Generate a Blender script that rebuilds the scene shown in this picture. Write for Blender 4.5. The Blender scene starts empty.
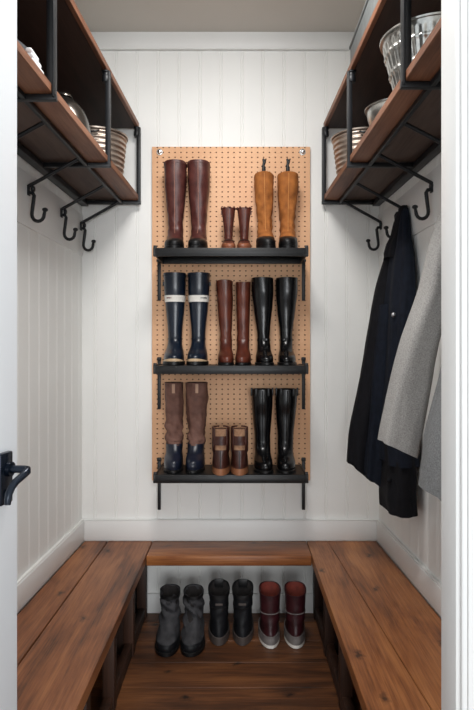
import bpy, bmesh, math, random
from mathutils import Vector, Matrix, noise
random.seed(7)
scene = bpy.context.scene
COL = scene.collection
PI = math.pi
CAMD = 3.109      # camera to back wall
EYE = 1.357       # eye height above the floor

def W(x, d, z):   # x across, d = distance from the camera plane, z above eye level
    return Vector((x, d - CAMD, z + EYE))
def wallL(y): return -0.808 + 0.0375 * y
def wallR(y): return 0.7306 - 0.0365 * y

# ------------------------------------------------------------------ materials
def srgb(r, g, b):
    f = lambda c: (c / 12.92) if c <= 0.04045 else ((c + 0.055) / 1.055) ** 2.4
    return (f(r / 255), f(g / 255), f(b / 255), 1)

def nodes(name):
    m = bpy.data.materials.new(name); m.use_nodes = True
    nt = m.node_tree
    return m, nt, nt.nodes['Principled BSDF']
def N(nt, t, **kw):
    n = nt.nodes.new(t)
    for k, v in kw.items():
        if k in n.inputs.keys(): n.inputs[k].default_value = v
        else: setattr(n, k, v)
    return n
def ramp(nt, stops):
    r = nt.nodes.new('ShaderNodeValToRGB')
    e = r.color_ramp.elements
    while len(e) < len(stops): e.new(0.5)
    for el, (p, c) in zip(e, stops):
        el.position = p; el.color = c
    return r

def surf(name, c1, c2=None, rough=0.5, metal=0.0, scale=18, bump=0.0, bscale=200, coat=0.0, spec=0.5, detail=4):
    m, nt, b = nodes(name)
    tc = N(nt, 'ShaderNodeTexCoord')
    n = N(nt, 'ShaderNodeTexNoise', Scale=scale, Detail=detail)
    nt.links.new(tc.outputs['Object'], n.inputs['Vector'])
    r = ramp(nt, [(0.3, c1), (0.7, c2 or c1)])
    nt.links.new(n.outputs['Fac'], r.inputs['Fac'])
    nt.links.new(r.outputs['Color'], b.inputs['Base Color'])
    b.inputs['Roughness'].default_value = rough
    b.inputs['Metallic'].default_value = metal
    b.inputs['Specular IOR Level'].default_value = spec
    b.inputs['Coat Weight'].default_value = coat
    b.inputs['Coat Roughness'].default_value = 0.12
    if bump:
        n2 = N(nt, 'ShaderNodeTexNoise', Scale=bscale, Detail=3)
        nt.links.new(tc.outputs['Object'], n2.inputs['Vector'])
        bp = N(nt, 'ShaderNodeBump', Strength=bump, Distance=0.002)
        nt.links.new(n2.outputs['Fac'], bp.inputs['Height'])
        nt.links.new(bp.outputs['Normal'], b.inputs['Normal'])
    return m

def wood(name, dark, mid, light, axis='Y', rough=0.42, knots=0.0, sc=1.0, knot_seed=0.0, cracks=False):
    m, nt, b = nodes(name)
    L = nt.links.new
    tc = N(nt, 'ShaderNodeTexCoord')
    mp = N(nt, 'ShaderNodeMapping')
    s = {'X': (1.6, 11, 11), 'Y': (11, 1.6, 11), 'Z': (11, 11, 1.6)}[axis]
    mp.inputs['Scale'].default_value = [v * sc for v in s]
    mp.inputs['Location'].default_value = (knot_seed, knot_seed * 2, 0.3)
    L(tc.outputs['Object'], mp.inputs['Vector'])
    n1 = N(nt, 'ShaderNodeTexNoise', Scale=1.0, Detail=7, Roughness=0.6, Distortion=0.5)
    L(mp.outputs['Vector'], n1.inputs['Vector'])
    mp2 = N(nt, 'ShaderNodeMapping')
    s2 = {'X': (5, 160, 160), 'Y': (160, 5, 160), 'Z': (160, 160, 5)}[axis]
    mp2.inputs['Scale'].default_value = s2
    L(tc.outputs['Object'], mp2.inputs['Vector'])
    n2 = N(nt, 'ShaderNodeTexNoise', Scale=1.0, Detail=4, Roughness=0.6)
    L(mp2.outputs['Vector'], n2.inputs['Vector'])
    n3 = N(nt, 'ShaderNodeTexNoise', Scale=2.6, Detail=2)
    L(tc.outputs['Object'], n3.inputs['Vector'])
    add = N(nt, 'ShaderNodeMath', operation='MULTIPLY_ADD')
    L(n2.outputs['Fac'], add.inputs[0]); add.inputs[1].default_value = 0.50
    L(n1.outputs['Fac'], add.inputs[2])
    add2 = N(nt, 'ShaderNodeMath', operation='MULTIPLY_ADD')
    L(n3.outputs['Fac'], add2.inputs[0]); add2.inputs[1].default_value = 0.35
    L(add.outputs[0], add2.inputs[2])
    r = ramp(nt, [(0.55, dark), (0.85, mid), (1.15, light)])
    sub = N(nt, 'ShaderNodeMath', operation='SUBTRACT'); sub.inputs[1].default_value = 0.16
    L(add2.outputs[0], sub.inputs[0]); L(sub.outputs[0], r.inputs['Fac'])
    r.color_ramp.elements[0].position = 0.52; r.color_ramp.elements[1].position = 0.74; r.color_ramp.elements[2].position = 0.98
    col = r.outputs['Color']
    if knots:
        mk = N(nt, 'ShaderNodeMapping')
        sk = {'X': (2.3, 4.6, 0.01), 'Y': (4.6, 2.3, 0.01), 'Z': (4.6, 0.01, 2.3)}[axis]
        mk.inputs['Scale'].default_value = sk
        mk.inputs['Location'].default_value = (knot_seed, knot_seed * 1.7, 0)
        dn = N(nt, 'ShaderNodeTexNoise', Scale=30, Detail=3)
        L(tc.outputs['Object'], dn.inputs['Vector'])
        mixv = N(nt, 'ShaderNodeVectorMath', operation='MULTIPLY_ADD')
        L(dn.outputs['Color'], mixv.inputs[0]); mixv.inputs[1].default_value = (0.05, 0.05, 0.0)
        L(tc.outputs['Object'], mixv.inputs[2])
        L(mixv.outputs[0], mk.inputs['Vector'])
        v = N(nt, 'ShaderNodeTexVoronoi', Scale=1.0, voronoi_dimensions='2D')
        L(mk.outputs['Vector'], v.inputs['Vector'])
        kr = ramp(nt, [(0.02, (knots,) * 3 + (1,)), (0.085, (0, 0, 0, 1))])
        kr.color_ramp.elements.new(0.04).color = (knots * 0.6,) * 3 + (1,)
        L(v.outputs['Distance'], kr.inputs['Fac'])
        mx = N(nt, 'ShaderNodeMix', data_type='RGBA')
        L(kr.outputs['Color'], mx.inputs[0]); L(col, mx.inputs[6])
        mx.inputs[7].default_value = (dark[0] * 0.3, dark[1] * 0.3, dark[2] * 0.3, 1)
        col = mx.outputs[2]
    L(col, b.inputs['Base Color'])
    b.inputs['Roughness'].default_value = rough
    b.inputs['Specular IOR Level'].default_value = 0.4
    bp = N(nt, 'ShaderNodeBump', Strength=0.25, Distance=0.002)
    L(n2.outputs['Fac'], bp.inputs['Height']); L(bp.outputs['Normal'], b.inputs['Normal'])
    return m

M = {}
M['paint'] = surf('white_paint', srgb(236, 236, 233), srgb(240, 240, 237), 0.55, scale=3, bump=0.06, bscale=60)
M['trim'] = surf('white_trim_paint', srgb(232, 232, 230), srgb(236, 236, 234), 0.42, scale=3)
M['door'] = surf('door_paint', srgb(242, 245, 248), srgb(244, 247, 250), 0.4, scale=3)
M['ceil'] = surf('ceiling_paint', srgb(206, 200, 192), srgb(210, 204, 196), 0.8, scale=3)
M['bench'] = wood('bench_wood', srgb(60, 35, 21), srgb(124, 74, 43), srgb(160, 105, 66), 'Y', 0.45, 0.85, knot_seed=0.35)
M['bench_r'] = wood('bench_wood_warm', srgb(66, 37, 20), srgb(132, 79, 43), srgb(170, 112, 66), 'Y', 0.42, 0.85, knot_seed=2.15)
M['bench_x'] = wood('bench_wood_cross', srgb(66, 37, 20), srgb(134, 79, 42), srgb(170, 110, 62), 'X', 0.4, 0.7, knot_seed=1.2)
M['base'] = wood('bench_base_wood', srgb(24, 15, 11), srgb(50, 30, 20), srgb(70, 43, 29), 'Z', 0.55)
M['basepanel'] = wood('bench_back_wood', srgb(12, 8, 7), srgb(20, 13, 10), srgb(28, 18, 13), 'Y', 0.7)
M['floor'] = wood('floor_wood', srgb(30, 17, 10), srgb(88, 52, 29), srgb(130, 82, 47), 'X', 0.5, 0.9, knot_seed=3.4)
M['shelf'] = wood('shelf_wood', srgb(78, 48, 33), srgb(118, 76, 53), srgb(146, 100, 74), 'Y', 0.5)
M['shelf_dark_shade'] = wood('shelf_dark_shaded_wood', srgb(38, 26, 22), srgb(52, 36, 30), srgb(62, 44, 37), 'Y', 0.6)  # dark stain, deepened to carry the dim light on the underside
M['shelf_under_shade'] = wood('shelf_underside_shaded_wood', srgb(58, 44, 38), srgb(82, 64, 55), srgb(98, 78, 68), 'Y', 0.6)  # grey-brown board, its colour also darkened for the weak light from below
M['iron'] = surf('black_iron', srgb(16, 18, 21), srgb(24, 26, 30), 0.45, 0.2, scale=40, bump=0.1)
M['iron_matte'] = surf('black_tray_metal', srgb(10, 11, 13), srgb(15, 16, 19), 0.45, 0.0, scale=40)
M['handle'] = surf('black_handle_metal', srgb(16, 24, 36), srgb(22, 32, 46), 0.25, 0.5, scale=30)
M['chrome'] = surf('chrome', srgb(200, 200, 200), srgb(220, 220, 220), 0.18, 1.0)
M['galv'] = surf('galvanised_steel', srgb(150, 152, 150), srgb(215, 215, 210), 0.28, 0.95, scale=30, bump=0.15, bscale=40)
M['bronze'] = surf('dull_metal', srgb(150, 134, 122), srgb(185, 172, 160), 0.36, 0.85, scale=20)
M['gun'] = surf('dark_polished_metal', srgb(92, 88, 84), srgb(120, 114, 108), 0.2, 0.95, scale=15)
M['darkcloth'] = surf('dark_grey_cloth', srgb(42, 44, 48), srgb(60, 62, 66), 0.85, scale=30, bump=0.4, bscale=300)
M['whitecloth'] = surf('white_cloth', srgb(224, 226, 228), srgb(238, 238, 240), 0.85, scale=20, bump=0.3, bscale=300)
M['greybox'] = surf('grey_box_board', srgb(98, 102, 102), srgb(110, 114, 114), 0.7, scale=20)

def pegmat():
    m, nt, b = nodes('pegboard'); L = nt.links.new
    tc = N(nt, 'ShaderNodeTexCoord')
    mp = N(nt, 'ShaderNodeMapping'); mp.inputs['Scale'].default_value = (1 / 0.0304, 0.0, 1 / 0.0254)
    L(tc.outputs['Object'], mp.inputs['Vector'])
    fr = N(nt, 'ShaderNodeVectorMath', operation='FRACTION'); L(mp.outputs[0], fr.inputs[0])
    su = N(nt, 'ShaderNodeVectorMath', operation='SUBTRACT'); su.inputs[1].default_value = (0.5, 0, 0.5)
    L(fr.outputs[0], su.inputs[0])
    ln = N(nt, 'ShaderNodeVectorMath', operation='LENGTH'); L(su.outputs[0], ln.inputs[0])
    hole = ramp(nt, [(0.10, (1, 1, 1, 1)), (0.15, (0, 0, 0, 1))]); L(ln.outputs['Value'], hole.inputs['Fac'])
    n = N(nt, 'ShaderNodeTexNoise', Scale=5, Detail=5); L(tc.outputs['Object'], n.inputs['Vector'])
    r = ramp(nt, [(0.3, srgb(222, 170, 130)), (0.7, srgb(232, 184, 144))]); L(n.outputs['Fac'], r.inputs['Fac'])
    mx = N(nt, 'ShaderNodeMix', data_type='RGBA'); L(hole.outputs['Color'], mx.inputs[0]); L(r.outputs['Color'], mx.inputs[6])
    mx.inputs[7].default_value = srgb(92, 54, 34)
    L(mx.outputs[2], b.inputs['Base Color'])
    inv = N(nt, 'ShaderNodeMath', operation='SUBTRACT'); inv.inputs[0].default_value = 1; L(hole.outputs['Color'], inv.inputs[1])
    bp = N(nt, 'ShaderNodeBump', Strength=0.8, Distance=0.004); L(inv.outputs[0], bp.inputs['Height']); L(bp.outputs['Normal'], b.inputs['Normal'])
    b.inputs['Roughness'].default_value = 0.6
    return m
M['peg'] = pegmat()

def leather(name, a, b_, rough=0.4, scale=25, bump=0.25, coat=0.0):
    return surf(name, a, b_, rough, 0, scale, bump, 140, coat)
M['lb_brown'] = leather('oxblood_brown_leather', srgb(62, 30, 28), srgb(92, 48, 42), 0.4)
M['piping'] = leather('pale_brown_piping', srgb(150, 104, 88), srgb(170, 122, 104), 0.45)
M['black_l'] = surf('black_leather', srgb(12, 12, 13), srgb(20, 19, 20), 0.42, 0, 25, 0.25, 140, spec=0.35)
M['black_patent'] = surf('polished_black_leather', srgb(7, 7, 9), srgb(12, 12, 14), 0.24, 0, 20, 0.05, 140, 0.0, spec=0.4)
M['sm_brown'] = leather('small_brown_leather', srgb(64, 28, 22), srgb(92, 44, 34), 0.38)
M['toe_tan'] = leather('tan_toe_leather', srgb(122, 70, 48), srgb(146, 90, 64), 0.4)
M['suede'] = surf('tan_suede', srgb(128, 72, 26), srgb(180, 110, 48), 0.85, 0, 22, 0.4, 300)
M['suede_pipe'] = surf('tan_suede_piping', srgb(196, 132, 70), srgb(206, 142, 80), 0.8, 0, 22)
M['navy_rub'] = surf('navy_rubber', srgb(12, 22, 36), srgb(16, 28, 44), 0.3, 0, 10, 0.05, 140, 0.1)
M['white_rub'] = leather('white_rubber', srgb(226, 222, 214), srgb(232, 228, 220), 0.5)
M['beige_rub'] = leather('beige_rubber', srgb(176, 150, 118), srgb(190, 164, 132), 0.55)
M['red_mark'] = leather('dark_red_print', srgb(110, 40, 42), srgb(120, 44, 46), 0.6)
M['red_brown'] = leather('chestnut_leather', srgb(66, 28, 20), srgb(104, 50, 34), 0.34, 14)
M['g_brown'] = surf('brown_nubuck', srgb(92, 62, 52), srgb(120, 84, 72), 0.75, 0, 30, 0.5, 220)
M['navy_l'] = leather('navy_leather', srgb(16, 22, 36), srgb(24, 31, 48), 0.33)
M['tag'] = leather('beige_tab', srgb(176, 140, 118), srgb(190, 154, 130), 0.7)
M['work_brown'] = leather('dark_brown_work_leather', srgb(44, 21, 16), srgb(70, 36, 28), 0.36)
M['knit'] = surf('tan_fleece', srgb(140, 104, 78), srgb(166, 128, 100), 0.9, 0, 60, 0.5, 400)
M['gum'] = leather('gum_rubber', srgb(132, 84, 54), srgb(152, 100, 68), 0.55)
M['lining'] = surf('dark_lining', srgb(22, 18, 18), srgb(30, 25, 24), 0.9)
M['lining_red'] = surf('rust_red_lining', srgb(84, 30, 21), srgb(116, 44, 31), 0.85, scale=30)
M['lining_br'] = surf('brown_lining', srgb(92, 60, 46), srgb(110, 76, 58), 0.9)
M['g_suede_shade'] = surf('grey_suede_shaded', srgb(32, 32, 35), srgb(58, 57, 60), 0.75, 0, 30, 0.5, 200)  # grey darkened to stand in for the shade around the floor boots
M['char_l'] = surf('charcoal_black_leather', srgb(12, 13, 16), srgb(20, 21, 25), 0.55, 0, 25, 0.25, 140, spec=0.3)
M['drk_rub'] = leather('grey_brown_rubber', srgb(62, 54, 51), srgb(76, 67, 63), 0.6)
M['burg'] = leather('burgundy_leather', srgb(40, 15, 19), srgb(58, 22, 27), 0.36)
M['grey_rub'] = leather('grey_rubber', srgb(104, 98, 97), srgb(124, 118, 115), 0.6)
M['navycloth'] = surf('navy_cloth', srgb(14, 19, 29), srgb(21, 27, 39), 0.85, 0, 40, 0.4, 500, spec=0.2)
M['blackcloth'] = surf('black_cloth', srgb(12, 12, 16), srgb(19, 19, 24), 0.85, 0, 40, 0.4, 500, spec=0.2)
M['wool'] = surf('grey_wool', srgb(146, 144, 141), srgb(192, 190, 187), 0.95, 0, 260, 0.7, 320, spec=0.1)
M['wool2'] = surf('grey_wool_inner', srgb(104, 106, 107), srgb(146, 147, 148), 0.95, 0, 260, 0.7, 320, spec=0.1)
M['button'] = surf('button_metal', srgb(150, 150, 152), srgb(180, 180, 182), 0.3, 0.8)

# ------------------------------------------------------------------ mesh helpers
def wloc(o):
    v = Vector((0, 0, 0))
    while o is not None:
        v += o.location; o = o.parent
    return v

class MB:
    def __init__(self): self.bm = bmesh.new()
    def box(self, c, s, bevel=0.0, rot=None, seg=2):
        t = bmesh.new()
        bmesh.ops.create_cube(t, size=1.0)
        for v in t.verts: v.co = Vector((v.co.x * s[0], v.co.y * s[1], v.co.z * s[2]))
        if bevel: bmesh.ops.bevel(t, geom=t.edges[:], offset=bevel, segments=seg, affect='EDGES', profile=0.5)
        mat = Matrix.Translation(Vector(c)) @ (rot.to_4x4() if rot else Matrix())
        bmesh.ops.transform(t, matrix=mat, verts=t.verts)
        self._merge(t); return self
    def _merge(self, t):
        me = bpy.data.meshes.new('t'); t.to_mesh(me); t.free()
        self.bm.from_mesh(me); bpy.data.meshes.remove(me)
    def bar(self, a, b, w, h, bevel=0.0):
        a, b = Vector(a), Vector(b); d = b - a
        q = d.to_track_quat('Y', 'Z').to_matrix()
        return self.box((a + b) / 2, (w, d.length, h), bevel, q)
    def loft(self, rings, cap0=True, cap1=True, closed=True):
        bm = self.bm
        vs = [[bm.verts.new(p) for p in r] for r in rings]
        n = len(vs[0])
        for i in range(len(vs) - 1):
            for j in range(n if closed else n - 1):
                k = (j + 1) % n
                try: bm.faces.new((vs[i][j], vs[i][k], vs[i + 1][k], vs[i + 1][j]))
                except ValueError: pass
        def cap(ring, flip):
            c = Vector((0, 0, 0))
            for v in ring: c += v.co
            cv = bm.verts.new(c / len(ring))
            for j in range(n):
                a, b_ = ring[j], ring[(j + 1) % n]
                bm.faces.new((a, b_, cv) if flip else (b_, a, cv))
        if cap0: cap(vs[0], False)
        if cap1: cap(vs[-1], True)
        return self
    def tube(self, pts, r, n=10, caps=True):
        pts = [Vector(p) for p in pts]
        rs = r if isinstance(r, (list, tuple)) else [r] * len(pts)
        rings = []; up = None
        for i, p in enumerate(pts):
            t = (pts[min(i + 1, len(pts) - 1)] - pts[max(i - 1, 0)]).normalized()
            if up is None:
                up = t.orthogonal().normalized()
            up = (up - t * up.dot(t)).normalized()
            s = t.cross(up)
            rings.append([p + (up * math.cos(2 * PI * k / n) + s * math.sin(2 * PI * k / n)) * rs[i] for k in range(n)])
        return self.loft(rings, caps, caps)
    def lathe(self, prof, c, n=48, axis='Z', caps=False):
        c = Vector(c); rings = []
        for r, z in prof:
            ring = []
            for k in range(n):
                a = 2 * PI * k / n
                p = Vector((r * math.cos(a), r * math.sin(a), z))
                if axis == 'Y': p = Vector((p.x, -p.z, p.y))
                if axis == 'X': p = Vector((p.z, p.x, p.y))
                ring.append(c + p)
            rings.append(ring)
        return self.loft(rings, caps, caps)
    def ball(self, c, r, sx=1, sy=1, sz=1):
        t = bmesh.new(); bmesh.ops.create_uvsphere(t, u_segments=16, v_segments=10, radius=r)
        for v in t.verts: v.co = Vector((v.co.x * sx, v.co.y * sy, v.co.z * sz)) + Vector(c)
        self._merge(t); return self
    def build(self, name, mat, parent=None, local=False, angle=40):
        bm = self.bm
        bmesh.ops.recalc_face_normals(bm, faces=bm.faces[:])
        me = bpy.data.meshes.new(name)
        if parent is not None and not local:
            bmesh.ops.translate(bm, vec=-wloc(parent), verts=bm.verts)
        bm.to_mesh(me); bm.free()
        me.polygons.foreach_set('use_smooth', [True] * len(me.polygons))
        me.set_sharp_from_angle(angle=math.radians(angle))
        me.materials.append(mat)
        o = bpy.data.objects.new(name, me); COL.objects.link(o)
        if parent is not None: o.parent = parent
        return o

def thing(name, label, cat, loc=(0, 0, 0), rotz=0, group=None):
    o = bpy.data.objects.new(name, None); COL.objects.link(o)
    o.location = loc; o.rotation_euler = (0, 0, rotz); o.empty_display_size = 0.05
    o['label'] = label; o['category'] = cat
    if group: o['group'] = group
    return o
def tag(o, label, cat, group=None):
    o['label'] = label; o['category'] = cat
    if group: o['group'] = group
    return o
def struct(mb, name, mat, angle=40):
    o = mb.build(name, mat, angle=angle); o['kind'] = 'structure'; return o
def dup(root, loc, label, rot=None):
    r = root.copy(); COL.objects.link(r); r.location = loc; r['label'] = label
    if rot is not None: r.rotation_euler = rot
    for ch in list(root.children):
        c = ch.copy(); COL.objects.link(c); c.parent = r
        for g in ch.children:
            e = g.copy(); COL.objects.link(e); e.parent = c
    return r

# ------------------------------------------------------------------ room shell
CEIL = EYE + 1.64
FRONT = -1.83
def groove_profile(a, b, first, pitch=0.1088):
    """positions/depths of a beadboard wall running from a to b"""
    pts = [(a, 0.0)]
    k = math.ceil((a - first) / pitch); p = first + k * pitch
    while p < b - 0.015:
        if p > a + 0.015:
            for dx, dep in ((-0.0085, 0), (-0.006, 0.0025), (-0.0035, 0), (0.0035, 0), (0.006, 0.0025), (0.0085, 0)):
                pts.append((p + dx, dep))
        p += pitch
    pts.append((b, 0.0)); return pts

mb = MB()
prof = groove_profile(-0.95, 0.87, -0.632)
top = [Vector((x, dep, CEIL + 0.03)) for x, dep in prof]; bot = [Vector((x, dep, -0.03)) for x, dep in prof]
mb.loft([bot, top], False, False, closed=False)
mb.box((-0.04, 0.06, CEIL / 2), (1.82, 0.1, CEIL + 0.06))
struct(mb, 'wall_back', M['paint'], 20)
for side, wf, sg in (('left', wallL, -1), ('right', wallR, 1)):
    mb = MB()
    prof = [(y, dep * 0.5) for y, dep in groove_profile(FRONT, 0.02, -0.06)]
    top = [Vector((wf(y) + sg * dep, y, CEIL + 0.03)) for y, dep in prof]; bot = [Vector((v.x, v.y, -0.03)) for v in top]
    mb.loft([bot, top], False, False, closed=False)
    a, b = Vector((wf(FRONT) + sg * 0.06, FRONT, CEIL / 2)), Vector((wf(0.02) + sg * 0.06, 0.02, CEIL / 2))
    mb.bar(a, b, 0.1, CEIL + 0.06)
    struct(mb, 'wall_' + side, M['paint'], 20)
# floor of wide boards running across the closet
mb = MB()
y = 0.08; i = 0
edges = [0.08, -0.12, -0.31, -0.503, -0.70, -0.895, -1.09, -1.285, -1.48, -1.675, -1.87, -2.07, -2.27, -2.47, -2.67, -2.87, -3.07, -3.27, -3.47, -3.67]
for a, b in zip(edges[:-1], edges[1:]):
    mb.box((-0.03, (a + b) / 2, -0.0125), (2.9, a - b - 0.0035, 0.025), 0.002, seg=1)
mb.box((-0.03, -1.8, -0.035), (2.9, 3.8, 0.02))
struct(mb, 'floor', M['floor'])
mb = MB(); mb.box((-0.03, -1.0, CEIL + 0.02), (2.0, 2.1, 0.04)); struct(mb, 'ceiling', M['ceil'])
# crown board
mb = MB()
mb.box((-0.04, -0.009, CEIL - 0.042), (1.80, 0.018, 0.084), 0.002)
mb.box((-0.04, -0.012, CEIL - 0.086), (1.80, 0.024, 0.010), 0.003)
struct(mb, 'trim_1', M['trim'])
for k, (wf, sg) in enumerate(((wallL, 1), (wallR, -1))):
    mb = MB()
    mb.bar((wf(FRONT) + sg * 0.009, FRONT, CEIL - 0.042), (wf(-0.018) + sg * 0.009, -0.018, CEIL - 0.042), 0.018, 0.084, 0.002)
    struct(mb, 'trim_%d' % (k + 2), M['trim'])
# skirting boards above and below the benches
BT = EYE - 0.984            # bench top
mb = MB()
mb.box((-0.04, -0.009, BT + 0.052), (1.54, 0.018, 0.104), 0.003)
mb.box((-0.04, -0.009, 0.05), (0.86, 0.018, 0.10), 0.003)
mb.box((-0.04, -0.011, BT + 0.107), (1.54, 0.014, 0.006), 0.002)
struct(mb, 'baseboard_back', M['trim'])
for side, wf, sg in (('left', wallL, 1), ('right', wallR, -1)):
    mb = MB()
    mb.bar((wf(FRONT) + sg * 0.009, FRONT, BT + 0.052), (wf(-0.019) + sg * 0.009, -0.019, BT + 0.052), 0.018, 0.104, 0.003)
    mb.bar((wf(FRONT) + sg * 0.007, FRONT, BT + 0.107), (wf(-0.019) + sg * 0.007, -0.019, BT + 0.107), 0.014, 0.006, 0.002)
    struct(mb, 'baseboard_' + side, M['trim'])
# hook boards on the side walls
for k, (wf, sg) in enumerate(((wallL, 1), (wallR, -1))):
    mb = MB()
    zc = EYE + 0.592
    mb.bar((wf(FRONT) + sg * 0.003, FRONT, zc), (wf(-0.002) + sg * 0.003, -0.002, zc), 0.006, 0.21, 0.0015)
    struct(mb, 'trim_%d' % (k + 4), M['trim'])

# door casing, right, and the framing either side of the opening
def ydep(d): return d - CAMD
mb = MB()
X0 = 0.4466
mb.box((X0 + 0.0125, ydep(1.275), 1.5), (0.025, 0.09, 3.06), 0.002)
mb.box((X0 + 0.085, ydep(1.235), 1.5), (0.13, 0.02, 3.06), 0.003)
mb.box((X0 + 0.014, ydep(1.224), 1.5), (0.012, 0.012, 3.06), 0.004)
mb.box((X0 + 0.026, ydep(1.226), 1.5), (0.008, 0.010, 3.06), 0.003)
mb.box((X0 + 0.125, ydep(1.218), 1.5), (0.045, 0.018, 3.06), 0.006)
struct(mb, 'trim_6', M['trim'])
mb = MB(); mb.box((0.735, ydep(1.285), 1.5), (0.52, 0.07, 3.06)); struct(mb, 'wall_front', M['paint'])
mb = MB()
mb.box((-0.70, ydep(1.40), 1.5), (0.30, 0.10, 3.06)); struct(mb, 'wall_front_left', M['paint'])

# door leaf with a lever handle on the left
def door():
    mb = MB()
    a = W(-0.478, 1.30, 0); dirv = Vector((-0.15, -0.989, 0)).normalized(); nrm = Vector((0.989, -0.15, 0)).normalized()
    def L(s, o, z): return Vector((a.x, a.y, 0)) + dirv * s + nrm * o + Vector((0, 0, z))
    q = dirv.to_track_quat('Y', 'Z').to_matrix()
    mb.box(L(0.36, -0.02, 1.5), (0.04, 0.72, 2.98), 0.002, q)
    root = struct(mb, 'door_1', M['door'])
    zc = EYE - 0.268
    hb = MB(); hb.box(L(0.064, 0.006, zc + 0.004), (0.013, 0.048, 0.106), 0.003, q)
    h = hb.build('handle_plate', M['handle'], root)
    h['label'] = 'black lever handle plate'
    lv = MB()
    p0 = L(0.058, 0.01, zc + 0.022); p1 = L(0.056, 0.046, zc + 0.022)
    lv.tube([p0, p1, L(0.057, 0.053, zc + 0.0215), L(0.063, 0.056, zc + 0.019), L(0.075, 0.053, zc + 0.013),
             L(0.092, 0.047, zc + 0.004), L(0.106, 0.046, zc - 0.004), L(0.113, 0.045, zc - 0.014), L(0.116, 0.044, zc - 0.026), L(0.117, 0.044, zc - 0.036)],
            [0.008, 0.008, 0.008, 0.008, 0.0075, 0.0075, 0.0075, 0.0072, 0.007, 0.006], 14)
    lv.build('lever', M['handle'], h)
    rs = MB(); rs.tube([L(0.058, 0.010, zc + 0.022), L(0.058, 0.020, zc + 0.022)], 0.015, 18)
    rs.build('rosette', M['handle'], h)
    ky = MB(); ky.tube([L(0.066, 0.010, zc - 0.03), L(0.066, 0.017, zc - 0.03)], 0.011, 16)
    ky.build('lock_cylinder', M['handle'], h)
door()

# ------------------------------------------------------------------ benches
TH = 0.045
def side_bench(left):
    wf = wallL if left else wallR
    sg = 1 if left else -1                      # towards the middle
    xin = -0.441 if left else 0.3545
    xb = -0.463 if left else 0.384
    yn = FRONT + 0.02
    root = thing('storage_bench', 'long dark-stained plank bench along the left wall' if left else 'long dark-stained plank bench along the right wall, under the coats',
                 'bench', ((xb + wf(-0.9)) / 2, -0.9, 0))
    mat = M['bench'] if left else M['bench_r']
    def plank(xa0, xa1, xb0, xb1, name):
        # quad board: inner/outer x at the back and at the front
        p = MB(); t = bmesh.new()
        y0, y1 = -0.019, yn
        vs = [t.verts.new(v) for v in ((xa0, y0, BT - TH), (xa1, y0, BT - TH), (xb1, y1, BT - TH), (xb0, y1, BT - TH),
                                       (xa0, y0, BT), (xa1, y0, BT), (xb1, y1, BT), (xb0, y1, BT))]
        for f in ((0, 1, 2, 3), (4, 5, 6, 7), (0, 1, 5, 4), (1, 2, 6, 5), (2, 3, 7, 6), (3, 0, 4, 7)):
            t.faces.new([vs[k] for k in f])
        bmesh.ops.recalc_face_normals(t, faces=t.faces[:])
        bmesh.ops.bevel(t, geom=t.edges[:], offset=0.0018, segments=2, affect='EDGES')
        p._merge(t)
        return p.build(name, mat, root)
    wa, wb = wf(-0.019) + sg * 0.020, wf(yn) + sg * 0.020
    if left:
        plank(wa, -0.672, wb, -0.699, 'seat_plank')
        plank(-0.668, xin, -0.694, xin - 0.002, 'seat_plank')
    else:
        plank(xin, 0.461, xin, 0.545, 'seat_plank')
        plank(0.4618, wa, 0.5475, wb, 'seat_plank')
    # base: posts, rails, dark back
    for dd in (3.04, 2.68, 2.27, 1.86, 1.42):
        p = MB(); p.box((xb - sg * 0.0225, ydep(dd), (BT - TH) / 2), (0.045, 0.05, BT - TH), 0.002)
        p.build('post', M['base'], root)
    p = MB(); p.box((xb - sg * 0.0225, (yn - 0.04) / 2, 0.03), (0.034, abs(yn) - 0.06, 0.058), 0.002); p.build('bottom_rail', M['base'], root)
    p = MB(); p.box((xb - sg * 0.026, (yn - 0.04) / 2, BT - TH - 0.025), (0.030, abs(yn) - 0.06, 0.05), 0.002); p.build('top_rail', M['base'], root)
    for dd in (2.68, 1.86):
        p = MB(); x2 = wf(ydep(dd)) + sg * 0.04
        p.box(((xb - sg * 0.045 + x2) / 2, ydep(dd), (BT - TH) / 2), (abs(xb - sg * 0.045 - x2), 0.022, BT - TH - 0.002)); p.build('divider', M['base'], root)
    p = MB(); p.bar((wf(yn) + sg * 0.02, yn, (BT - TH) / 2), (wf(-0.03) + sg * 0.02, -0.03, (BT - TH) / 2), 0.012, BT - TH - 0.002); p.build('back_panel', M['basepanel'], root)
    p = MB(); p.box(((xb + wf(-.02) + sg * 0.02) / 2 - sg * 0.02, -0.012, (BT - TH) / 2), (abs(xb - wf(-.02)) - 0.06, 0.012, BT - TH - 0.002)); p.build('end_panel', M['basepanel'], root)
side_bench(True); side_bench(False)
root = thing('bench_plank', 'short cross bench plank below the pegboard, joining the two side benches', 'bench', (-0.04, -0.13, BT - 0.048))
p = MB(); p.box((-0.04325, -0.131, BT - 0.024), (0.790, 0.225, 0.048), 0.004); p.build('seat_plank', M['bench_x'], root)
p = MB(); p.box((-0.04, -0.036, BT - 0.048 - 0.02), (0.76, 0.032, 0.04), 0.002); p.build('cleat', M['base'], root)

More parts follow.
